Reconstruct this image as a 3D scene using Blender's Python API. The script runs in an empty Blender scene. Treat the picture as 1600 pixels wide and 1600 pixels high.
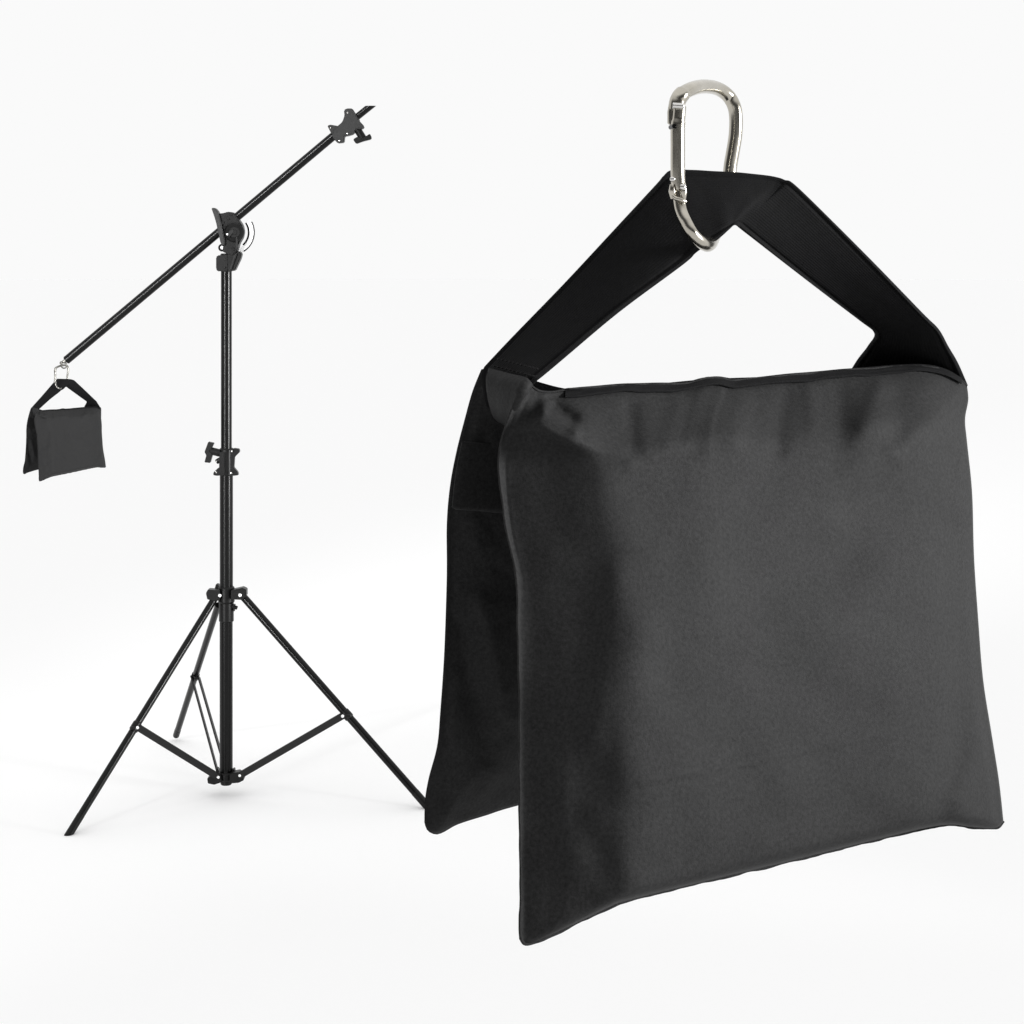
import bpy, bmesh, math
from mathutils import Vector, Matrix, noise
sc = bpy.context.scene
C = sc.collection

# ------------------------------------------------------------------ camera
EYE = 1.40                       # camera height above the studio floor, metres
F = 3110.0                       # focal length in photo pixels (photo is 1600 px wide)
cam_d = bpy.data.cameras.new("camera"); cam = bpy.data.objects.new("camera", cam_d); C.objects.link(cam)
cam.location = (0, 0, EYE); cam.rotation_euler = (math.radians(90), 0, 0)
cam_d.sensor_width = 36; cam_d.lens = F*36/1600; cam_d.shift_y = -0.25
cam_d.clip_start = 0.05; cam_d.clip_end = 500
sc.camera = cam
sc.render.resolution_x = 1024; sc.render.resolution_y = 1024
vs = sc.view_settings
vs.view_transform = 'Standard'; vs.look = 'None'; vs.exposure = 0; vs.gamma = 1; vs.use_curve_mapping = False
sc.cycles.use_denoising = True
sc.cycles.max_bounces = 8

# ------------------------------------------------------------------ world: white studio, dark behind the camera
WHITE = 0.956
w = bpy.data.worlds.new("World"); sc.world = w; w.use_nodes = True
nt = w.node_tree; nt.nodes.clear()
out = nt.nodes.new('ShaderNodeOutputWorld'); bg = nt.nodes.new('ShaderNodeBackground')
tc = nt.nodes.new('ShaderNodeTexCoord'); sep = nt.nodes.new('ShaderNodeSeparateXYZ')
nt.links.new(tc.outputs['Generated'], sep.inputs[0])
mr = nt.nodes.new('ShaderNodeMapRange'); mr.interpolation_type = 'SMOOTHSTEP'
mr.inputs['From Min'].default_value = 0.35; mr.inputs['From Max'].default_value = -0.15
mr.inputs['To Min'].default_value = 0.0; mr.inputs['To Max'].default_value = 1.0
nt.links.new(sep.outputs['Y'], mr.inputs['Value'])
mz = nt.nodes.new('ShaderNodeMapRange'); mz.interpolation_type = 'SMOOTHSTEP'
mz.inputs['From Min'].default_value = 0.30; mz.inputs['From Max'].default_value = 0.65
nt.links.new(sep.outputs['Z'], mz.inputs['Value'])
m1 = nt.nodes.new('ShaderNodeMix'); m1.data_type = 'RGBA'
m1.inputs['A'].default_value = (WHITE,)*3 + (1,); m1.inputs['B'].default_value = (0.06, 0.06, 0.06, 1)
nt.links.new(mr.outputs[0], m1.inputs['Factor'])
m2 = nt.nodes.new('ShaderNodeMix'); m2.data_type = 'RGBA'
m2.inputs['B'].default_value = (1.11, 1.11, 1.11, 1)
nt.links.new(mz.outputs[0], m2.inputs['Factor']); nt.links.new(m1.outputs['Result'], m2.inputs['A'])
nt.links.new(m2.outputs['Result'], bg.inputs['Color']); bg.inputs['Strength'].default_value = 1.0
nt.links.new(bg.outputs[0], out.inputs[0])

# ------------------------------------------------------------------ studio key lamp and added lamps
def area(name, loc, target, sx, sy, power, spread=180, col=(1, 1, 1)):
    d = bpy.data.lights.new(name, 'AREA'); d.shape = 'RECTANGLE'; d.size = sx; d.size_y = sy
    d.energy = power; d.color = col; d.spread = math.radians(spread)
    o = bpy.data.objects.new(name, d); C.objects.link(o); o.location = loc
    o.rotation_euler = (Vector(target)-Vector(loc)).to_track_quat('-Z', 'Y').to_euler()
    return o
area("key_softbox", (1.45, 0.84, 1.50), (0.15, 1.1, 1.25), 0.5, 0.5, 2.35, 32)
area("added_side_light", (2.9, 3.3, 1.1), (-1.0, 5.18, 1.05), 0.25, 1.4, 7, 26)  # added lamp that sets the small bag's face off from its side
area("added_streak_light", (-2.9, 0.9, 1.0), (-0.74, 5.18, 0.75), 0.14, 1.8, 3.4, 20)  # added lamp, there for the grey streak down the stand tubes

bl = area("added_boom_light", (-2.05, 1.5, 2.75), (-0.75, 5.18, 1.45), 2.4, 0.16, 5, 24)  # lamp added to draw a highlight along the boom tube
_z = (bl.location-Vector((-0.75, 5.18, 1.45))).normalized(); _x = Vector((0.77, 0, 0.63)); _x = (_x-_z*_x.dot(_z)).normalized()
bl.rotation_euler = Matrix((_x, _z.cross(_x), _z)).transposed().to_euler()

# ------------------------------------------------------------------ materials
def mat(name, col, rough=0.5, metal=0.0, spec=0.5, bump=None, var=0.0, sheen=0.0, coat=0.0, vscale=40, aniso=0):
    m = bpy.data.materials.new(name); m.use_nodes = True
    n = m.node_tree; p = n.nodes['Principled BSDF']
    p.inputs['Base Color'].default_value = (*col, 1); p.inputs['Roughness'].default_value = rough
    p.inputs['Metallic'].default_value = metal; p.inputs['Specular IOR Level'].default_value = spec
    p.inputs['Sheen Weight'].default_value = sheen; p.inputs['Coat Weight'].default_value = coat
    t = n.nodes.new('ShaderNodeTexCoord')
    if var:
        nz = n.nodes.new('ShaderNodeTexNoise'); nz.inputs['Scale'].default_value = vscale; nz.inputs['Detail'].default_value = 8
        nz.inputs['Roughness'].default_value = 0.7
        n.links.new(t.outputs['Object'], nz.inputs['Vector'])
        r = n.nodes.new('ShaderNodeValToRGB')
        r.color_ramp.elements[0].position = 0.3; r.color_ramp.elements[1].position = 0.7
        r.color_ramp.elements[0].color = (*[c*(1-var) for c in col], 1); r.color_ramp.elements[1].color = (*[c*(1+var) for c in col], 1)
        n.links.new(nz.outputs['Fac'], r.inputs[0]); n.links.new(r.outputs[0], p.inputs['Base Color'])
    if bump:
        last = None
        for (scale, strength, dist) in bump:
            nz = n.nodes.new('ShaderNodeTexNoise'); nz.inputs['Scale'].default_value = scale; nz.inputs['Detail'].default_value = 4
            n.links.new(t.outputs['Object'], nz.inputs['Vector'])
            b = n.nodes.new('ShaderNodeBump'); b.inputs['Strength'].default_value = strength; b.inputs['Distance'].default_value = dist
            n.links.new(nz.outputs['Fac'], b.inputs['Height'])
            if last: n.links.new(last.outputs[0], b.inputs['Normal'])
            last = b
        n.links.new(last.outputs[0], p.inputs['Normal'])
    return m
M = {
 'floor': mat('white_floor', (0.985,)*3, 0.9, spec=0.0, bump=[(6, 0.02, 0.001)]),
 'nylon': mat('charcoal_nylon', (0.0172, 0.0172, 0.0174), 0.75, spec=0.12, var=0.45, vscale=520, sheen=0.0,
              bump=[(1100, 0.35, 0.0005)]),
 'webbing': mat('black_webbing', (0.0055, 0.0055, 0.0058), 0.8, spec=0.08, var=0.2, vscale=200, bump=[(900, 0.3, 0.0005)]),
 'thread': mat('black_thread', (0.012, 0.012, 0.012), 0.8, spec=0.1, bump=[(900, 0.3, 0.0005)]),
 'steel': mat('nickel_plated_steel', (0.46, 0.435, 0.38), 0.19, metal=1.0, var=0.12, vscale=60),
 'chrome': mat('polished_steel', (0.62, 0.61, 0.59), 0.22, metal=1.0, var=0.1, vscale=80),
 'black_metal': mat('black_powder_coated_tube', (0.003, 0.003, 0.003), 0.24, spec=0.18, var=0.3, vscale=25),
 'grey_metal': mat('worn_black_bar', (0.011, 0.011, 0.011), 0.45, spec=0.2, var=0.2, bump=[(300, 0.1, 0.0004)]),
 'plastic': mat('black_moulded_plastic', (0.0040, 0.0040, 0.0040), 0.36, spec=0.2, var=0.4, vscale=60, bump=[(90, 0.2, 0.001)]),
 'grey_plastic': mat('grey_cast_clamp', (0.014, 0.014, 0.014), 0.45, spec=0.3, var=0.35, vscale=70, bump=[(90, 0.25, 0.001)]),
 'dimmed_steel': mat('dimmed_grey_steel', (0.22, 0.215, 0.20), 0.36, metal=1.0, var=0.2, vscale=60),  # steel darkened in colour to hold down lamp highlights on the small carabiner
 'scale': mat('white_scale_plate', (0.86, 0.86, 0.86), 0.4, spec=0.4, bump=[(200, 0.05, 0.0005)]),
}

# fine ribs woven along the webbing
n = M['webbing'].node_tree; p = n.nodes['Principled BSDF']
uvn = n.nodes.new('ShaderNodeUVMap'); sx = n.nodes.new('ShaderNodeSeparateXYZ'); n.links.new(uvn.outputs[0], sx.inputs[0])
mu = n.nodes.new('ShaderNodeMath'); mu.operation = 'MULTIPLY'; mu.inputs[1].default_value = 2*math.pi*27; n.links.new(sx.outputs[0], mu.inputs[0])
si = n.nodes.new('ShaderNodeMath'); si.operation = 'SINE'; n.links.new(mu.outputs[0], si.inputs[0])
bb = n.nodes.new('ShaderNodeBump'); bb.inputs['Strength'].default_value = 0.16; bb.inputs['Distance'].default_value = 0.0005
n.links.new(si.outputs[0], bb.inputs['Height']); n.links.new(p.inputs['Normal'].links[0].from_socket, bb.inputs['Normal']); n.links.new(bb.outputs[0], p.inputs['Normal'])

# ------------------------------------------------------------------ helpers
def at(px, py, d):
    """point seen at photo position (px, py), d metres in front of the camera plane"""
    return Vector(((px-800)*d/F, d, EYE-(py-400)*d/F))
def link(name, bm, m, parent=None, smooth=True, autosmooth=35, loc=None):
    """one mesh object; its vertices are in world metres and are moved into the frame of its parent"""
    bmesh.ops.recalc_face_normals(bm, faces=bm.faces)
    base = Vector(loc) if loc is not None else (parent['_o'] if parent is not None and '_o' in BASE.get(parent.name, {}) else None)
    if base is None:
        base = BASE[parent.name]['_v'] if parent is not None else Vector((0, 0, 0))
    bmesh.ops.translate(bm, verts=bm.verts, vec=-base)
    me = bpy.data.meshes.new(name); bm.to_mesh(me); bm.free()
    me.materials.append(m)
    o = bpy.data.objects.new(name, me); C.objects.link(o)
    if smooth:
        for p in me.polygons: p.use_smooth = True
        me.set_sharp_from_angle(angle=math.radians(autosmooth))
    if parent is not None:
        o.parent = parent; BASE[o.name] = {'_v': base}
    else:
        o.location = base; BASE[o.name] = {'_v': base}
    return o
BASE = {}
def thing(name, loc, label, cat, group=None):
    o = bpy.data.objects.new(name, None); C.objects.link(o); o.location = loc; o.empty_display_size = 0.05
    o['label'] = label; o['category'] = cat
    if group: o['group'] = group
    BASE[o.name] = {'_v': Vector(loc)}
    return o
def frame(d):
    d = d.normalized(); up = Vector((0, 0, 1)) if abs(d.z) < 0.9 else Vector((1, 0, 0))
    a = d.cross(up).normalized(); return a, a.cross(d).normalized()
def sweep(bm, pts, radii, seg=16, closed=False, flat=1.0, caps=True, side=None):
    """tube along points (parallel-ish frames)"""
    n = len(pts); rings = []
    if not isinstance(radii, (list, tuple)): radii = [radii]*n
    prev = None
    for i, p in enumerate(pts):
        if closed: t = pts[(i+1) % n]-pts[i-1]
        else: t = pts[min(i+1, n-1)]-pts[max(i-1, 0)]
        t = t.normalized()
        if prev is None: a, b = frame(t)
        else:
            a = (prev-t*prev.dot(t)).normalized(); b = t.cross(a)*-1
            b = a.cross(t).normalized()
        prev = a
        if side is not None:
            a = (side-t*side.dot(t)).normalized(); b = a.cross(t).normalized()
        rings.append([bm.verts.new(p+(a*math.cos(k*2*math.pi/seg)*flat+b*math.sin(k*2*math.pi/seg))*radii[i]) for k in range(seg)])
    for i in range(n if closed else n-1):
        r0, r1 = rings[i], rings[(i+1) % n]
        for k in range(seg): bm.faces.new((r0[k], r0[(k+1) % seg], r1[(k+1) % seg], r1[k]))
    if not closed and caps:
        bm.faces.new(rings[0]); bm.faces.new(rings[-1])
    return rings
def tube(bm, a, b, r, seg=20, r2=None):
    a, b = Vector(a), Vector(b); r2 = r if r2 is None else r2
    t = (b-a).normalized(); e = min(r, r2)*0.18
    sweep(bm, [a, a+t*e, b-t*e, b], [r*0.85, r, r2, r2*0.85], seg)
def bar(bm, a, b, wid, th, side=(0, 1, 0), bev=0.15):
    """flat bar from a to b: th along 'side', wid across"""
    a, b = Vector(a), Vector(b); t = (b-a).normalized(); s = Vector(side); s = (s-t*s.dot(t)).normalized(); c = t.cross(s)
    f = bmesh.new()
    vs_ = []
    for p in (a, b):
        for sx, sy in ((-1, -1), (1, -1), (1, 1), (-1, 1)): vs_.append(f.verts.new(p+c*sx*wid/2+s*sy*th/2))
    for q in ((0, 1, 2, 3), (4, 5, 6, 7), (0, 1, 5, 4), (1, 2, 6, 5), (2, 3, 7, 6), (3, 0, 4, 7)): f.faces.new([vs_[i] for i in q])
    bmesh.ops.recalc_face_normals(f, faces=f.faces)
    bmesh.ops.bevel(f, geom=f.edges[:], offset=min(wid, th)*bev, segments=2, affect='EDGES')
    me = bpy.data.meshes.new('t'); f.to_mesh(me); f.free(); bm.from_mesh(me); bpy.data.meshes.remove(me)
def plate(bm, poly, d, th, bev=0.0012):
    """solid of a px outline at distance d, th metres thick"""
    f = bmesh.new()
    a = [f.verts.new(at(x, y, d)+Vector((0, -th/2, 0))) for x, y in poly]
    b = [f.verts.new(v.co+Vector((0, th, 0))) for v in a]
    f.faces.new(a); f.faces.new(b[::-1]); n = len(a)
    for i in range(n): f.faces.new((a[i], b[i], b[(i+1) % n], a[(i+1) % n]))
    bmesh.ops.recalc_face_normals(f, faces=f.faces)
    if bev: bmesh.ops.bevel(f, geom=f.edges[:], offset=bev, segments=2, affect='EDGES', clamp_overlap=True)
    me = bpy.data.meshes.new('t'); f.to_mesh(me); f.free(); bm.from_mesh(me); bpy.data.meshes.remove(me)
def ball(bm, c, r, seg=16, squash=1.0):
    g = bmesh.ops.create_uvsphere(bm, u_segments=seg, v_segments=seg//2, radius=r)
    for v in g['verts']: v.co = Vector((v.co.x, v.co.y*squash, v.co.z))+Vector(c)
def catmull(pts, per=8, closed=False):
    n = len(pts); res = []
    for i in range(n if closed else n-1):
        if closed: p = [pts[(i+k) % n] for k in (-1, 0, 1, 2)]
        else: p = [pts[max(i-1, 0)], pts[i], pts[i+1], pts[min(i+2, n-1)]]
        for s in range(per):
            t = s/per
            res.append(tuple(0.5*(2*p[1][k]+(p[2][k]-p[0][k])*t+(2*p[0][k]-5*p[1][k]+4*p[2][k]-p[3][k])*t*t
                             + (-p[0][k]+3*p[1][k]-3*p[2][k]+p[3][k])*t**3) for k in range(len(pts[0]))))
    if not closed: res.append(tuple(pts[-1]))
    return res
def sst(a, b, x):
    t = max(0.0, min(1.0, (x-a)/(b-a))); return t*t*(3-2*t)
def polyfn(pts):
    """piecewise linear resampler of a px polyline by arc length"""
    L = [0]
    for i in range(1, len(pts)): L.append(L[-1]+math.dist(pts[i], pts[i-1]))
    def f(t):
        s = t*L[-1]
        for i in range(1, len(L)):
            if s <= L[i] or i == len(L)-1:
                k = (s-L[i-1])/max(1e-9, L[i]-L[i-1]); k = min(1, max(0, k))
                return tuple(pts[i-1][j]+(pts[i][j]-pts[i-1][j])*k for j in range(2))
    return f

# ------------------------------------------------------------------ setting
bm = bmesh.new()
bmesh.ops.create_circle(bm, cap_ends=True, segments=96, radius=120)
fl = link('floor', bm, M['floor'], smooth=False, loc=(0, 0, 0)); fl['kind'] = 'structure'
fl['label'] = 'seamless white studio floor'

# ================================================================== SANDBAG
bag_base = at(1150, 1290, 1.12)
bag = thing('sandbag', bag_base, 'large charcoal nylon saddle sandbag with a wide black strap handle, filling the right side', 'sandbag', 'sandbags hanging from carabiners')

def pouch(name, top, bottom, left, right, dc, infl, infl_back, NU=230, NV=230, parent=bag):
    """closed cushion: four px outlines, four corner distances (TL, TR, BL, BR), a fill profile towards and away from the camera"""
    T, B, L, R = [polyfn(catmull(p, 6)) for p in (top, bottom, left, right)]
    P = {}
    c00, c10, c01, c11 = T(0), T(1), B(0), B(1)
    bm = bmesh.new(); fr = []; bk = []
    for j in range(NV+1):
        v = j/NV; l, r = L(v), R(v); rf = []; rb = []
        for i in range(NU+1):
            u = i/NU; t, b = T(u), B(u)
            q = [(1-v)*t[k]+v*b[k]+(1-u)*l[k]+u*r[k]-((1-u)*(1-v)*c00[k]+u*(1-v)*c10[k]+(1-u)*v*c01[k]+u*v*c11[k]) for k in range(2)]
            d = (1-v)*((1-u)*dc[0]+u*dc[1])+v*((1-u)*dc[2]+u*dc[3])
            ds = (q[0]-l[0], r[0]-q[0], q[1]-t[1], b[1]-q[1])
            edge = i in (0, NU) or j in (0, NV)
            if edge:
                vv = bm.verts.new(at(q[0], q[1], d)); rf.append(vv); rb.append(vv)
            else:
                h = infl(q[0], q[1], ds); rf.append(bm.verts.new(at(q[0], q[1], d-h-0.0006)))
                rb.append(bm.verts.new(at(q[0], q[1], d+infl_back(q[0], q[1], ds)+0.0006)))
        fr.append(rf); bk.append(rb)
    for g, fl_ in ((fr, 0), (bk, 1)):
        for j in range(NV):
            for i in range(NU):
                q = (g[j][i], g[j][i+1], g[j+1][i+1], g[j+1][i])
                bm.faces.new(q if not fl_ else q[::-1])
    return link(name, bm, M['nylon'], parent, autosmooth=180)

def seg_d(x, y, a, b, c, d):
    vx, vy = c-a, d-b; t = max(0, min(1, ((x-a)*vx+(y-b)*vy)/(vx*vx+vy*vy)))
    return math.hypot(x-a-t*vx, y-b-t*vy)
CREASE = [  # px segment, width px, height m: the folds the fabric shows
 (850, 640, 900, 672, 9, 0.0045), (900, 672, 985, 716, 14, 0.0030), (866, 640, 892, 656, 13, -0.010),
 (845, 600, 850, 642, 8, 0.0040), (985, 640, 990, 705, 14, -0.0030), (1060, 632, 1045, 690, 16, 0.0030),
 (1110, 615, 1085, 700, 18, -0.0022), (1160, 620, 1150, 690, 16, 0.0022), (1225, 620, 1215, 700, 16, -0.0030),
 (1265, 610, 1270, 660, 14, 0.0028), (1310, 610, 1315, 680, 18, -0.0030), (1375, 600, 1350, 660, 16, 0.0030),
 (1400, 625, 1405, 690, 20, -0.0036), (1495, 620, 1400, 705, 16, 0.0030), (1400, 705, 1300, 760, 26, 0.0022),
 (1505, 705, 1340, 800, 34, -0.0042), (1440, 800, 1210, 930, 50, -0.0034), (1490, 830, 1495, 1150, 22, -0.0030), (1240, 960, 1400, 1060, 60, 0.0030), (1120, 760, 1100, 980, 50, 0.0020), (1514, 660, 1500, 740, 8, 0.003),
 (1000, 1222, 1180, 1192, 5, 0.0006), (1180, 1192, 1400, 1142, 6, 0.0004), (1000, 1233, 1300, 1175, 9, -0.0004),
 (1520, 1000, 1500, 1180, 22, -0.0024), (1500, 1120, 1468, 1285, 20, -0.0030), (1535, 1160, 1500, 1250, 16, 0.0026),
 (850, 1180, 900, 1330, 40, 0.0030), (860, 760, 930, 1000, 50, -0.0030), (900, 1280, 960, 1380, 25, -0.0022),
 (840, 1330, 830, 1440, 22, 0.0018), (1000, 800, 1010, 1100, 30, 0.0010), (960, 900, 930, 1150, 24, 0.0022),
]
def front_infl(x, y, ds):
    s, r, t, b = ds
    s -= 3; r -= 3
    wl = 40+130*sst(655, 725, y)
    k = s/wl
    ramp = (1-math.exp(-max(0, k)*2.6))/(1-math.exp(-2.6)) if k < 0 else k if k < 0.8 else 0.8+0.2*math.tanh((k-0.8)/0.2)
    ramp = max(0.0, ramp); low = max(0, min(1, s/6))
    pr = 1-math.exp(-max(0, r)/38)
    ptw = 30+22*math.sin(x*0.021)+10*math.sin(x*0.053+1)
    tw = 74+ptw*0.55; kt = max(0, t-10)/tw
    pt = kt if kt < 0.75 else 0.75+0.25*math.tanh((kt-0.75)/0.25)
    pb = 1-math.exp(-max(0, b)/7)
    h = 0.047*ramp*(0.35+0.65*pr)*(0.05+0.95*pt)*(0.80+0.20*pb)
    h *= max(0, min(1, t/14))**0.5*max(0, min(1, b/4))**0.5
    m = min(1, max(0, min(s/70, r/14, t/14, b/14)))
    for a, b_, c, d, wd, am in CREASE:
        q = seg_d(x, y, a, b_, c, d)
        if q < 3*wd: h += am*(0.7 if y < 700 and x > 930 else 0.85)*math.exp(-(q/wd)**2)*m
    n = noise.fractal(Vector((x/130, y/130, 3.1)), 0.9, 2.1, 2); n2 = noise.noise(Vector((x/24, y/24, 9.0)))
    h += (n*0.0026+n2*0.00008)*m
    # belly of the sand pulling the cloth downwards
    h += 0.006*m*math.exp(-((y-1120)/260)**2)*ramp
    # inset seam of the side binding
    h -= 0.0006*math.exp(-((ds[0]-10)/2.2)**2)*(1-sst(820, 960, y))
    return h
def back_of_front(x, y, ds):
    m = min(ds); return 0.022*(1-math.exp(-max(0, m)/60))

front = pouch('pouch',
  top=[(823, 588), (842, 611), (900, 608), (975, 602), (1060, 600), (1085, 597), (1105, 591), (1130, 591), (1150, 594), (1240, 586), (1330, 578), (1440, 572), (1490, 585), (1511, 603)],
  bottom=[(813, 1466), (822, 1476), (850, 1467), (900, 1443), (950, 1419), (982, 1407), (1100, 1378), (1230, 1347), (1350, 1317), (1470, 1290), (1520, 1293), (1556, 1294), (1568, 1284)],
  left=[(823, 588), (803, 632), (786, 680), (780, 715), (783, 770), (792, 830), (806, 895), (809, 960), (812, 1100), (812, 1250), (813, 1400), (813, 1466)],
  right=[(1511, 603), (1513, 625), (1508, 655), (1511, 690), (1519, 770), (1522, 870), (1528, 960), (1536, 1060), (1550, 1150), (1561, 1220), (1568, 1284)],
  dc=(1.075, 1.245, 1.000, 1.200), infl=front_infl, infl_back=back_of_front)
def piping(lines, ds, parent, r=0.0011, inset=0.0):
    bm = bmesh.new()
    P = []
    for ln, (d0, d1) in zip(lines, ds):
        f = polyfn(catmull(ln, 6))
        for i in range(301):
            q = f(i/300); P.append(at(q[0], q[1], d0+(d1-d0)*i/300-0.0004))
    Q = []
    for i, p in enumerate(P):
        w_ = Vector((noise.noise(p*90), noise.noise(p*90+Vector((5, 5, 5))), noise.noise(p*90+Vector((9, 1, 4)))))*0.0005
        if not Q or (p+w_-Q[-1]).length > 0.0006: Q.append(p+w_)
    sweep(bm, Q, [r*(1+0.25*noise.noise(q*220)) for q in Q], 10)
    link('piping', bm, M['nylon'], parent, autosmooth=180)
FT = [(823, 588), (842, 611), (900, 608), (975, 602), (1060, 600), (1085, 597), (1105, 591), (1130, 591), (1150, 594), (1240, 586), (1330, 578), (1440, 572), (1490, 585), (1511, 603)]
FL = [(823, 588), (803, 632), (786, 680), (780, 715), (783, 770), (792, 830), (806, 895), (809, 960), (812, 1100), (812, 1250), (813, 1400), (813, 1466)]
FB = [(813, 1466), (822, 1476), (850, 1467), (900, 1443), (950, 1419), (982, 1407), (1100, 1378), (1230, 1347), (1350, 1317), (1470, 1290), (1520, 1293), (1556, 1294), (1568, 1284)]
piping([FL[::-1], FT], [(1.000, 1.075), (1.075, 1.245)], front, r=0.0007)
piping([FB], [(1.000, 1.200)], front, r=0.0008)
front['label'] = 'front pouch, full of sand, charcoal grey'

def back_infl(x, y, ds):
    m = max(0, min(ds[0]-8, ds[1], ds[2], ds[3]))
    n = noise.fractal(Vector((x/90, y/110, 7.7)), 0.8, 2.1, 4)
    h = 0.018*(1-math.exp(-m/60))+0.003*n*min(1, m/14)
    q = seg_d(x, y, 715, 990, 760, 1180); h -= 0.006*math.exp(-(q/22)**2)
    q = seg_d(x, y, 760, 950, 800, 1120); h += 0.005*math.exp(-(q/20)**2)
    return max(h, 0.0)
back = pouch('pouch',
  top=[(752, 577), (800, 572), (845, 611), (1000, 606), (1300, 584), (1480, 574), (1506, 600)],
  bottom=[(663, 1285), (668, 1298), (681, 1304), (694, 1300), (716, 1288), (760, 1274), (812, 1258), (1000, 1210), (1300, 1130), (1420, 1110)],
  left=[(752, 577), (738, 612), (726, 655), (713, 706), (703, 760), (698, 820), (698, 900), (694, 1020), (688, 1110), (683, 1165), (670, 1215), (664, 1250), (663, 1285)],
  right=[(1506, 600), (1490, 800), (1440, 1000), (1420, 1110)],
  dc=(1.125, 1.285, 1.145, 1.36), infl=back_infl, infl_back=lambda x, y, ds: 0.03*(1-math.exp(-min(ds)/70)), NU=130, NV=130)
back['label'] = 'rear pouch, in the shade of the front one'

# saddle cloth that joins the two pouches over the top
bm = bmesh.new(); rows = []
N = 60
tf = [(826, 592, 1.0755), (900, 609, 1.094), (1000, 602, 1.119), (1110, 592, 1.146), (1240, 587, 1.178), (1400, 576, 1.218), (1505, 600, 1.243)]
tb = [(756, 580, 1.126), (860, 606, 1.15), (1000, 606, 1.18), (1110, 600, 1.20), (1240, 592, 1.23), (1400, 580, 1.265), (1502, 598, 1.284)]
A_, B_ = catmull(tf, 10), catmull(tb, 10)
for i in range(len(A_)):
    a, b = at(*A_[i]), at(*B_[i]); row = []
    for k in range(13):
        s = k/12; p = a.lerp(b, s)-Vector((0, 0, 0.012*math.sin(math.pi*s)))
        row.append(bm.verts.new(p))
    rows.append(row)
for i in range(len(rows)-1):
    for k in range(12): bm.faces.new((rows[i][k], rows[i+1][k], rows[i+1][k+1], rows[i][k+1]))
bmesh.ops.solidify(bm, geom=bm.faces[:], thickness=0.0015)
link('saddle_cloth', bm, M['nylon'], bag)

# webbing handle: sections (far edge px, far distance), (near edge px, near distance)
SEC = [
 ((778, 650, 1.150), (812, 668, 1.115)),
 ((766, 640, 1.135), (806, 655, 1.100)),
 ((757, 606, 1.110), (812, 622, 1.075)),
 ((756, 580, 1.106), (836, 596, 1.070)),
 ((775, 556, 1.108), (858, 577, 1.073)),
 ((900, 424, 1.118), (968, 487, 1.090)),
 ((1018, 296, 1.128), (1066, 414, 1.108)),
 ((1036, 276, 1.130), (1086, 396, 1.110)),
 ((1050, 266, 1.132), (1100, 386, 1.112)),
 ((1085, 266, 1.136), (1116, 378, 1.114)),
 ((1120, 268, 1.140), (1131, 366, 1.116)),
 ((1165, 271, 1.146), (1140, 358, 1.120)),
 ((1208, 276, 1.152), (1147, 352, 1.124)),
 ((1226, 281, 1.151), (1153, 354, 1.136)),
 ((1250, 296, 1.152), (1165, 364, 1.146)),
 ((1360, 405, 1.182), (1266, 442, 1.186)),
 ((1440, 488, 1.206), (1340, 498, 1.214)),
 ((1466, 514, 1.215), (1366, 520, 1.224)),
 ((1482, 542, 1.226), (1356, 541, 1.236)),
 ((1498, 570, 1.238), (1340, 562, 1.250)),
 ((1512, 602, 1.248), (1322, 590, 1.262)),
]
def ribbon(name, sec, m, parent, th=0.0022, per=8, NW=40, hem=True, w=(0, 1), autos=50):
    S = catmull([a+b for a, b in sec], per); bm = bmesh.new(); top = []; bot = []
    cen = []
    for s in S: cen.append((at(*s[:3]), at(*s[3:])))
    for i, (a, b) in enumerate(cen):
        t = ((cen[min(i+1, len(cen)-1)][0]+cen[min(i+1, len(cen)-1)][1])-(cen[max(i-1, 0)][0]+cen[max(i-1, 0)][1])).normalized()
        n = t.cross(b-a).normalized(); rt = []; rb = []
        for k in range(NW+1):
            u = w[0]+(w[1]-w[0])*k/NW
            h = th/2
            if hem:
                for g in (0.07, 0.93): h -= 0.0009*math.exp(-((u-g)/0.016)**2)
                h += 0.0005*(1-sst(0.02, 0.06, u))+0.0005*sst(0.94, 0.98, u)
            e = min(1, min(u-w[0], w[1]-u)/0.02); h *= math.sqrt(max(0.06, 1-(1-e)**2))
            p = a.lerp(b, u); wv = noise.noise(Vector((i/9.0, u*3, 1.0)))*0.0005
            rt.append(bm.verts.new(p+n*(h+wv))); rb.append(bm.verts.new(p-n*(h-wv)))
        top.append(rt); bot.append(rb)
    L = len(top)
    for i in range(L-1):
        for k in range(NW):
            bm.faces.new((top[i][k], top[i][k+1], top[i+1][k+1], top[i+1][k])); bm.faces.new((bot[i][k], bot[i+1][k], bot[i+1][k+1], bot[i][k+1]))
        bm.faces.new((top[i][0], top[i+1][0], bot[i+1][0], bot[i][0])); bm.faces.new((top[i][NW], bot[i][NW], bot[i+1][NW], top[i+1][NW]))
    uvl = bm.loops.layers.uv.new('UVMap'); vu = {}
    for rows_ in (top, bot):
        for i, rr in enumerate(rows_):
            for k, vv in enumerate(rr): vu[vv] = (k/NW, i/per)
    for i in (0, L-1):
        for k in range(NW): bm.faces.new((top[i][k], top[i][k+1], bot[i][k+1], bot[i][k]))
    for f in bm.faces:
        for lp in f.loops: lp[uvl].uv = vu[lp.vert]
    return link(name, bm, m, parent, autosmooth=autos)
strap = ribbon('handle_strap', SEC, M['webbing'], bag)

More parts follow.
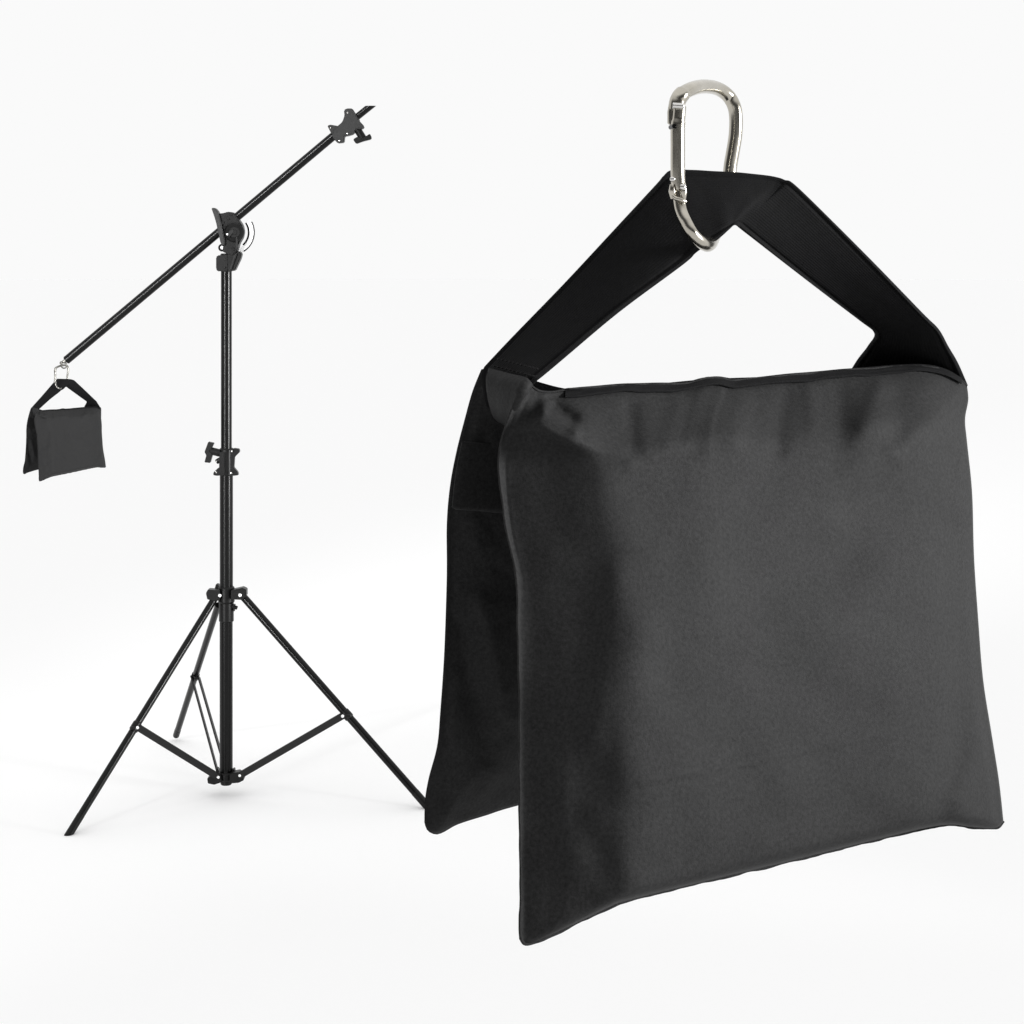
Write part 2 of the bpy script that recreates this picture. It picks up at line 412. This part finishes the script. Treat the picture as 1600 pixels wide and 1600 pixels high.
# folded end of the webbing sewn at the left of the saddle, with its stitch rows
fold = [((763, 582, 1.100), (832, 600, 1.067)), ((763, 592, 1.095), (824, 608, 1.063)), ((766, 610, 1.095), (816, 622, 1.063)), ((770, 630, 1.103), (808, 641, 1.072)), ((776, 645, 1.120), (804, 655, 1.092)), ((784, 652, 1.135), (804, 662, 1.108))]
ribbon('fold_tab', fold, M['nylon'], strap, th=0.007, hem=False, NW=16)
bm = bmesh.new()
for (a, b) in (((776, 560, 1.1015), (842, 577, 1.0675)), ((770, 571, 1.0995), (836, 588, 1.066))):
    for k in range(11):
        u0, u1 = k/11+0.02, k/11+0.07
        p0, p1 = at(*[a[j]+(b[j]-a[j])*u0 for j in range(3)]), at(*[a[j]+(b[j]-a[j])*u1 for j in range(3)])
        sweep(bm, [p0, p0.lerp(p1, .5)+Vector((0, -0.0006, 0)), p1], [0.0003, 0.0006, 0.0003], 8)
link('stitching', bm, M['thread'], strap)

# black tape sewn over the top seam of the front pouch
tape = []
fT = polyfn(catmull(FT, 6))
for i in range(27):
    u = 0.10+0.88*i/26; q = fT(u); d = 1.075+0.17*u
    wv = 1.2*math.sin(i*1.3)+0.8*math.sin(i*2.9)
    tape.append(((q[0], q[1]-2.5, d+0.001), (q[0]+1, q[1]+11+wv-5*sst(20, 26, i), d-0.0052)))
ribbon('seam_tape', tape, M['webbing'], front, th=0.0012, per=4, NW=14, hem=False)

# reinforcement patch on the inner face of the rear pouch
patch = [((722, 690, 1.1195), (846, 700, 1.150)), ((712, 740, 1.1195), (840, 748, 1.150)), ((707, 786, 1.119), (838, 795, 1.148)), ((706, 792, 1.120), (838, 801, 1.149))]
ribbon('reinforcement_patch', patch, M['nylon'], back, th=0.003, hem=False, NW=20)

# ================================================================== CARABINER
def make_carabiner():
    base = at(1105, 382, 1.125)
    cb = thing('carabiner', base, 'large silver steel carabiner gripping the strap apex of the big sandbag', 'carabiner', 'carabiners')
    dl, dr = 1.099, 1.165
    def dep(x): return dl+(dr-dl)*sst(1058, 1140, x)*0.9
    top = [(1057, 172), (1059, 158), (1066, 147), (1080, 139), (1099, 135), (1120, 138), (1137, 149), (1147, 166), (1150, 186), (1149, 212), (1145, 238), (1141, 262), (1138, 300), (1132, 330), (1120, 356)]
    bottom = [(1113, 385), (1098, 380), (1083, 366), (1072, 347), (1064, 328), (1061, 308), (1059, 292)]
    pts = [(x, y, dep(x)) for x, y in top]+[(1109, 381, 1.116), (1097, 379, 1.100), (1083, 366, 1.094), (1072, 347, 1.0945), (1064, 328, 1.0965), (1061, 308, 1.098), (1059, 292, 1.0985)]
    P = [at(*p) for p in catmull(pts, 8)]
    n = len(P)
    rad = []
    for i in range(n):
        t = i/(n-1); rad.append(0.0040 if t > 0.10 else 0.0046)
    for i in range(n):
        t = i/(n-1)
        if t > 0.70: rad[i] = 0.0040-0.0006*sst(0.70, 0.82, t)
    bm = bmesh.new(); sweep(bm, P, rad, 24)
    body = link('body', bm, M['steel'], cb, autosmooth=60)
    # nose: the flattened hooked end the gate closes on
    bm = bmesh.new()
    sweep(bm, [at(1052, 158, 1.0985), at(1050, 175, 1.0985), at(1050, 192, 1.0985), at(1052, 196, 1.0985)], [0.0022, 0.0026, 0.0026, 0.0012], 12)
    link('nose', bm, M['steel'], body)
    # gate
    bm = bmesh.new()
    g = [(1062, 166, 1.0955), (1061, 180, 1.0955), (1059, 200, 1.0955), (1059, 230, 1.0955), (1059, 262, 1.0955), (1060, 288, 1.0955), (1061, 296, 1.0955)]
    sweep(bm, [at(*p) for p in catmull(g, 5)], [0.0036]*8+[0.0040]*23, 22)
    gate = link('gate', bm, M['steel'], cb, autosmooth=60)
    bm = bmesh.new(); tube(bm, at(1051, 165, 1.0915), at(1069, 166, 1.0915), 0.0018, 14)
    link('pin', bm, M['chrome'], gate)
    bm = bmesh.new(); tube(bm, at(1048, 199, 1.097), at(1054, 197, 1.090), 0.0014, 12); link('latch_notch', bm, M['black_metal'], gate)
    # hinge: forked end with a rivet
    bm = bmesh.new()
    for (x0, y0, x1, y1) in ((1050, 288, 1051, 310), (1068, 286, 1068, 314)):
        sweep(bm, [at(x0, y0, 1.0925), at((x0+x1)/2, (y0+y1)/2, 1.092), at(x1, y1, 1.093)], [0.0012, 0.0021, 0.0012], 12)
    sweep(bm, [at(1049, 304, 1.0925), at(1056, 310, 1.0905), at(1064, 312, 1.0905), at(1071, 315, 1.0925)], [0.001, 0.0013, 0.0013, 0.001], 10)
    hg = link('hinge', bm, M['steel'], cb, autosmooth=60)
    for q, rr in ((at(1067, 292, 1.0905), 0.0019), (at(1051, 280, 1.0925), 0.0016)):
        bm = bmesh.new(); ball(bm, q, rr, 14, 0.7); link('rivet', bm, M['chrome'], hg)
    return cb
carab = make_carabiner()

# ================================================================== LIGHT STAND
D0 = 5.18; PX = D0/F              # metres per photo pixel at the pole
def foot_d(py): return EYE*F/(py-400)
pole_x = (353.7-800)*PX
st = thing('light_stand', (pole_x, D0, 0), 'tall black tripod light stand with a slanting boom arm, on the left', 'light stand')
bm = bmesh.new(); tube(bm, at(353.7, 418, D0), at(353.7, 712, D0), 8.5*PX, 28); up = link('upper_pole', bm, M['black_metal'], st)
bm = bmesh.new(); tube(bm, at(353.7, 735, D0), at(353.7, 925, D0), 10.3*PX, 28); link('middle_pole', bm, M['black_metal'], st)
bm = bmesh.new(); tube(bm, at(353.4, 930, D0), at(353.4, 1214, D0), 10.2*PX, 28)
for dx in (-6, 0, 6): tube(bm, at(353.4+dx, 965, D0-8.6*PX*(1.0 if dx == 0 else 0.80)), at(353.4+dx, 1205, D0-8.6*PX*(1.0 if dx == 0 else 0.80)), 2.0*PX, 10)
link('lower_pole', bm, M['black_metal'], st)
# telescoping lock
bm = bmesh.new(); tube(bm, at(354, 700, D0), at(354, 743, D0), 11.6*PX, 24)
plate(bm, [(343, 706), (343, 742), (352, 742), (352, 706)], D0-10*PX, 0.012)
plate(bm, [(360, 703), (366, 700), (374, 701), (375, 706), (367, 714), (366, 730), (372, 737), (373, 742), (366, 743), (360, 742)], D0-4*PX, 0.018)
plate(bm, [(347, 728), (341, 731), (334, 738), (334, 742), (340, 743), (348, 742)], D0-4*PX, 0.018)
lock = link('lock_collar', bm, M['plastic'], st)
bm = bmesh.new(); tube(bm, at(344, 708, D0-6*PX), at(328, 704, D0-6*PX), 6*PX, 16)
plate(bm, [(326, 690), (335, 692), (330, 703), (333, 709), (329, 723), (320, 722), (323, 711), (320, 706)], D0-6*PX, 0.016)
tube(bm, at(338, 722, D0-6*PX), at(344, 718, D0-6*PX), 4*PX, 12)
link('knob', bm, M['plastic'], lock)
def rivets(pts, rr, m, parent, sq=0.5, off=(0, 0, 0)):
    for x, y, d in pts:
        b = bmesh.new(); ball(b, at(x, y, d)+Vector(off), rr, 12, sq); link('rivet', b, m, parent)
rivets([(362, 705, D0-14*PX), (361, 739, D0-14*PX), (338, 738, D0-10*PX), (338, 721, D0-10*PX)], 1.6*PX, M['chrome'], lock)
# spider hub that carries the legs
bm = bmesh.new(); tube(bm, at(353.7, 916, D0), at(353.7, 942, D0), 13*PX, 24); tube(bm, at(353.7, 940, D0), at(353.7, 972, D0), 11.6*PX, 24)
plate(bm, [(345, 921), (326, 920), (323, 925), (325, 935), (338, 938), (345, 936)], D0-8*PX, 0.03)
plate(bm, [(362, 921), (380, 917), (386, 920), (386, 930), (380, 936), (362, 935)], D0-8*PX, 0.03)
plate(bm, [(338, 912), (342, 912), (344, 920), (336, 920)], D0+10*PX, 0.02)
plate(bm, [(364, 944), (368, 944), (367, 955), (365, 954)], D0-4*PX, 0.015)
hub = link('leg_hub', bm, M['plastic'], st)
rivets([(343.3, 930.5, D0-33*PX), (375, 930, D0-33*PX)], 2.6*PX, M['scale'], hub, .4)
bm = bmesh.new(); tube(bm, at(362, 947, D0-6*PX), at(371, 950, D0-6*PX), 3*PX, 12); link('knob', bm, M['plastic'], hub)
# lower hub
bm = bmesh.new(); tube(bm, at(353.4, 1206, D0), at(353.4, 1219, D0), 13*PX, 24); tube(bm, at(353.4, 1217, D0), at(353.4, 1226, D0), 9*PX, 20)
plate(bm, [(346, 1208), (332, 1209), (325, 1214), (326, 1222), (336, 1224), (348, 1220)], D0-9*PX, 0.03)
plate(bm, [(360, 1207), (374, 1204), (382, 1209), (382, 1217), (374, 1221), (360, 1222)], D0-9*PX, 0.03)
plate(bm, [(338, 1200), (341, 1199), (344, 1206), (338, 1208)], D0+8*PX, 0.02); plate(bm, [(363, 1201), (367, 1200), (368, 1207), (362, 1207)], D0+2*PX, 0.02)
lh = link('brace_hub', bm, M['plastic'], st)
rivets([(341, 1214.5, D0-34*PX), (374.5, 1212, D0-34*PX)], 2.2*PX, M['scale'], lh, .4)
# legs: top px, foot px, brace collar fraction, tube radius px
for (tx, ty, fx, fy, fr, r, dt) in ((338, 931, 113, 1303, 0.578, 5.6, -6), (379, 931, 664, 1263, 0.578, 6.0, -6), (341, 945, 275, 1156, 0.52, 5.3, 12)):
    rear = dt > 0
    top = at(tx, ty, D0+dt*PX); ft = at(fx, fy, foot_d(fy)); ft.z = 0.012
    ft = Vector(((fx-800)*ft.y/F, ft.y, ft.z))
    d_ = (ft-top).normalized(); end = ft-d_*0.03
    bm = bmesh.new(); tube(bm, top, end, r*PX, 20); leg = link('leg', bm, M['black_metal'], st)
    bm = bmesh.new(); tube(bm, end-d_*0.01, ft if rear else ft+d_*0.03, (r+0.25)*PX*1.0, 16)
    if not rear:
        bmesh.ops.bisect_plane(bm, geom=bm.verts[:]+bm.edges[:]+bm.faces[:], plane_co=(0, 0, 0.001), plane_no=(0, 0, -1), clear_outer=True)
        bmesh.ops.holes_fill(bm, edges=[e for e in bm.edges if e.is_boundary])
    link('foot', bm, M['plastic'], leg)
    jc = top.lerp(ft, fr)
    bm = bmesh.new(); tube(bm, jc-d_*0.012, jc+d_*0.012, (r+1.3)*PX, 16)
    out_ = (Vector((pole_x, D0, jc.z))-jc).normalized()
    tube(bm, jc+Vector((0, -r*PX*1.1, 0))-out_*0.012, jc+out_*0.020+Vector((0, -r*PX*1.1, 0)), 2.6*PX, 10)
    link('collar', bm, M['plastic'], leg)
    if not rear:
        j0 = jc+out_*0.010+Vector((0, -r*PX-0.004, 0)); j1 = at(341, 1214, D0-18*PX) if tx < 350 else at(374, 1212, D0-18*PX)
        bm = bmesh.new(); bar(bm, j0, j1, 10.5*PX, 0.006)
        br = link('brace', bm, M['grey_metal'], st)
        bm = bmesh.new(); ball(bm, j0+Vector((0, -0.005, 0)), 2.5*PX, 12, .5); link('rivet', bm, M['scale'], br)
    else:
        for (ax, bx, by) in ((-5.5, 340, 1206), (6, 346, 1180)):
            bm = bmesh.new(); bar(bm, jc+Vector((ax*PX, -0.004, 0)), at(bx, by, D0+14*PX), 0.004, 0.012)
            link('brace', bm, M['grey_metal'], st)

# tilting head
bm = bmesh.new()
plate(bm, [(341, 399), (358, 398), (358, 423), (341, 424), (339, 420), (339, 402)], D0-2*PX, 0.034, 0.002)
plate(bm, [(357, 396), (374, 392), (379, 396), (377, 404), (368, 423), (357, 424)], D0-5*PX, 0.030, 0.002)
tube(bm, at(353.7, 396, D0), at(353.7, 425, D0), 9.5*PX, 20)
sock = link('head_socket', bm, M['plastic'], st)
bm = bmesh.new(); plate(bm, [(366, 397), (371, 395), (362, 421), (358, 422)], D0-16*PX, 0.006)
for y in (405, 418): ball(bm, at(351, y, D0-13*PX), 1.8*PX, 10, .5)
link('socket_bolt', bm, M['grey_metal'], sock)
bm = bmesh.new()
plate(bm, [(343, 334), (352, 333), (357, 331), (366, 332), (369, 336), (377, 347), (380, 352), (382, 362), (380, 372), (375, 380), (372, 392), (366, 398), (357, 397), (349, 393), (350, 386), (352, 378)], D0-6*PX, 0.040, 0.002)
plate(bm, [(348, 385), (352, 382), (360, 392), (358, 396), (350, 393), (346, 391)], D0-8*PX, 0.02)
tube(bm, at(366, 363, D0-24*PX), at(366, 363, D0+6*PX), 15.5*PX, 28)
cl = link('boom_clamp', bm, M['plastic'], st)
bm = bmesh.new()
tube(bm, at(366, 363, D0-26*PX), at(366, 363, D0-23*PX), 9*PX, 24); tube(bm, at(366, 363, D0-28*PX), at(366, 363, D0-25*PX), 4*PX, 16)
for x, y in ((356, 341), (361, 334.5), (373, 363), (348, 348), (351, 356), (364, 389)): tube(bm, at(x, y, D0-20*PX), at(x, y, D0-15*PX), 2.6*PX, 12)
plate(bm, [(368, 360), (371, 360), (372, 388), (369, 390)], D0-23*PX, 0.006, 0.0008)
plate(bm, [(357, 362), (364, 358), (366, 362), (358, 371)], D0-28*PX, 0.004, 0.0008)
link('clamp_bolt', bm, M['grey_metal'], cl)
rivets([(355, 366, D0-29*PX)], 1.6*PX, M['scale'], cl, .4); rivets([(347, 387, D0-16*PX)], 2.8*PX, M['scale'], cl, .4)
bm = bmesh.new(); sweep(bm, [at(347+4.6*math.cos(a*math.pi/8), 387+4.6*math.sin(a*math.pi/8), D0-14*PX) for a in range(16)], 1.6*PX, 10, closed=True)
link('eyelet', bm, M['plastic'], cl)
bm = bmesh.new()
plate(bm, [(331.5, 325), (337, 325), (342, 331), (346, 345), (350, 362), (353, 380), (350, 384), (346, 380), (342, 362), (339, 348), (336, 338)], D0-14*PX, 0.034, 0.0018)
link('clamp_lever', bm, M['grey_plastic'], cl)
# angle scale: white arc with dark rims
def arc(r, a0, a1, n=28): return [(362+r*math.cos(math.radians(a0+(a1-a0)*i/n)), 363+r*math.sin(math.radians(a0+(a1-a0)*i/n))) for i in range(n+1)]
bm = bmesh.new(); plate(bm, arc(35.0, -34, 66)+arc(27.6, 66, -34), D0+2*PX, 0.004, 0.0004); ang = link('angle_scale', bm, M['scale'], st)
bm = bmesh.new()
sweep(bm, [at(x, y, D0+1*PX) for x, y in arc(35.2, -28, 58)], 1.0*PX, 8)
sweep(bm, [at(x, y, D0+1*PX) for x, y in arc(26.6, -34, 48)], 1.5*PX, 8)
link('scale_rim', bm, M['black_metal'], ang)
# boom arm
def bp(t): return (101+(514-101)*t, 563+(222-563)*t)
bm = bmesh.new(); tube(bm, at(103, 563.5, D0), at(521, 212.5, D0), 6.7*PX, 24); link('boom_tube', bm, M['black_metal'], st)
bm = bmesh.new(); tube(bm, at(519, 214, D0), at(592, 155.2, D0), 5.4*PX, 20)
zc = at(0, 165.5, D0).z
bmesh.ops.bisect_plane(bm, geom=bm.verts[:]+bm.edges[:]+bm.faces[:], plane_co=(0, 0, zc), plane_no=(0, 0, 1), clear_outer=True)
bmesh.ops.holes_fill(bm, edges=[e for e in bm.edges if e.is_boundary]); link('boom_extension', bm, M['black_metal'], st)
# sliding clamp on the boom
bm = bmesh.new()
plate(bm, [(522, 206), (536, 190), (539, 181), (538, 173), (542, 170), (551, 170), (556, 178), (560, 187), (569, 197), (569, 201), (564, 202), (557, 202), (553, 210), (543, 213), (539, 213), (538, 223), (528, 224), (520, 215)], D0-8*PX, 0.030, 0.0018)
plate(bm, [(512, 197), (516, 195), (528, 197), (530, 202), (520, 210), (517, 207)], D0-2*PX, 0.020, 0.0015)
tube(bm, at(521, 213, D0), at(558, 182.5, D0), 8.4*PX, 20)
sl = link('sliding_clamp', bm, M['grey_plastic'], st)
bm = bmesh.new()
tube(bm, at(557, 200, D0-8*PX), at(567, 216, D0-8*PX), 6*PX, 16)
plate(bm, [(552, 218), (558, 214), (566, 215), (574, 212), (578, 209), (581, 215), (580, 218), (568, 221), (557, 225), (555, 223)], D0-8*PX, 0.018, 0.0015)
link('knob', bm, M['plastic'], sl)
rivets([(543, 176, D0-18*PX), (516.5, 200, D0-9*PX), (542.5, 208.5, D0-18*PX), (530, 220, D0-18*PX)], 1.5*PX, M['chrome'], sl)
# end ring of the boom
bm = bmesh.new()
tube(bm, at(99, 566, D0), at(104, 562.5, D0), 3.2*PX, 14)
ball(bm, at(96, 567, D0), 2.9*PX, 14)
sweep(bm, [at(100+4.4*math.cos(a*math.pi/10), 571+4.4*math.sin(a*math.pi/10), D0+1.5*PX*math.cos(a*math.pi/10)) for a in range(20)], 1.1*PX, 8, closed=True)
link('end_ring', bm, M['dimmed_steel'], st)

# ================================================================== the same bag and carabiner, hanging from the boom
def copy_tree(o, parent=None):
    c = o.copy(); C.objects.link(c)
    if parent is not None: c.parent = parent
    for ch in list(o.children): copy_tree(ch, c)
    return c
SC = 0.655
YAW = math.radians(21)
pivot_big = at(1104, 140, 1.13)              # top of the big carabiner's bow
pivot_small = at(96.5, 572, D0)
for src, lab in ((bag, 'small sandbag hanging from the lower left end of the boom arm'),
                 (carab, 'tiny silver carabiner at the lower left end of the boom arm')):
    c = copy_tree(src)
    ya = YAW if src is bag else math.radians(2)
    R = Matrix.Rotation(ya, 3, 'Z')
    off = R @ (Vector(src.location)-pivot_big)*SC
    c.location = pivot_small+off; c.rotation_euler = (0, 0, ya); c.scale = (SC, SC, SC)
    c['label'] = lab
    if src is carab:
        for ch in list(c.children_recursive):
            ch.data = ch.data.copy(); ch.data.materials.clear(); ch.data.materials.append(M['dimmed_steel'])
    if src is bag:
        # the small bag is fuller on the left and hangs shorter on the right
        axis = Vector((0.77, 0.64, 0)); ztop = at(850, 610, 1.08).z
        def reshape(o, offset):
            for ch in o.children:
                off2 = offset+ch.location
                ch.data = ch.data.copy()
                for v in ch.data.vertices:
                    p = v.co+off2
                    t = max(0, min(1.05, (p.dot(axis)+0.19)/0.36)); z = p.z+bag_base.z-ztop
                    v.co.z += -z*0.115*t if z < 0 else 0
                    v.co.z -= 0.010*t
                    nrm = Vector((-0.64, 0.77, 0)); dn = p.dot(nrm)-0.02
                    v.co -= nrm*(dn*0.14)*(1 if dn > 0 else 0)
                reshape(ch, off2)
        reshape(c, Vector((0, 0, 0)))
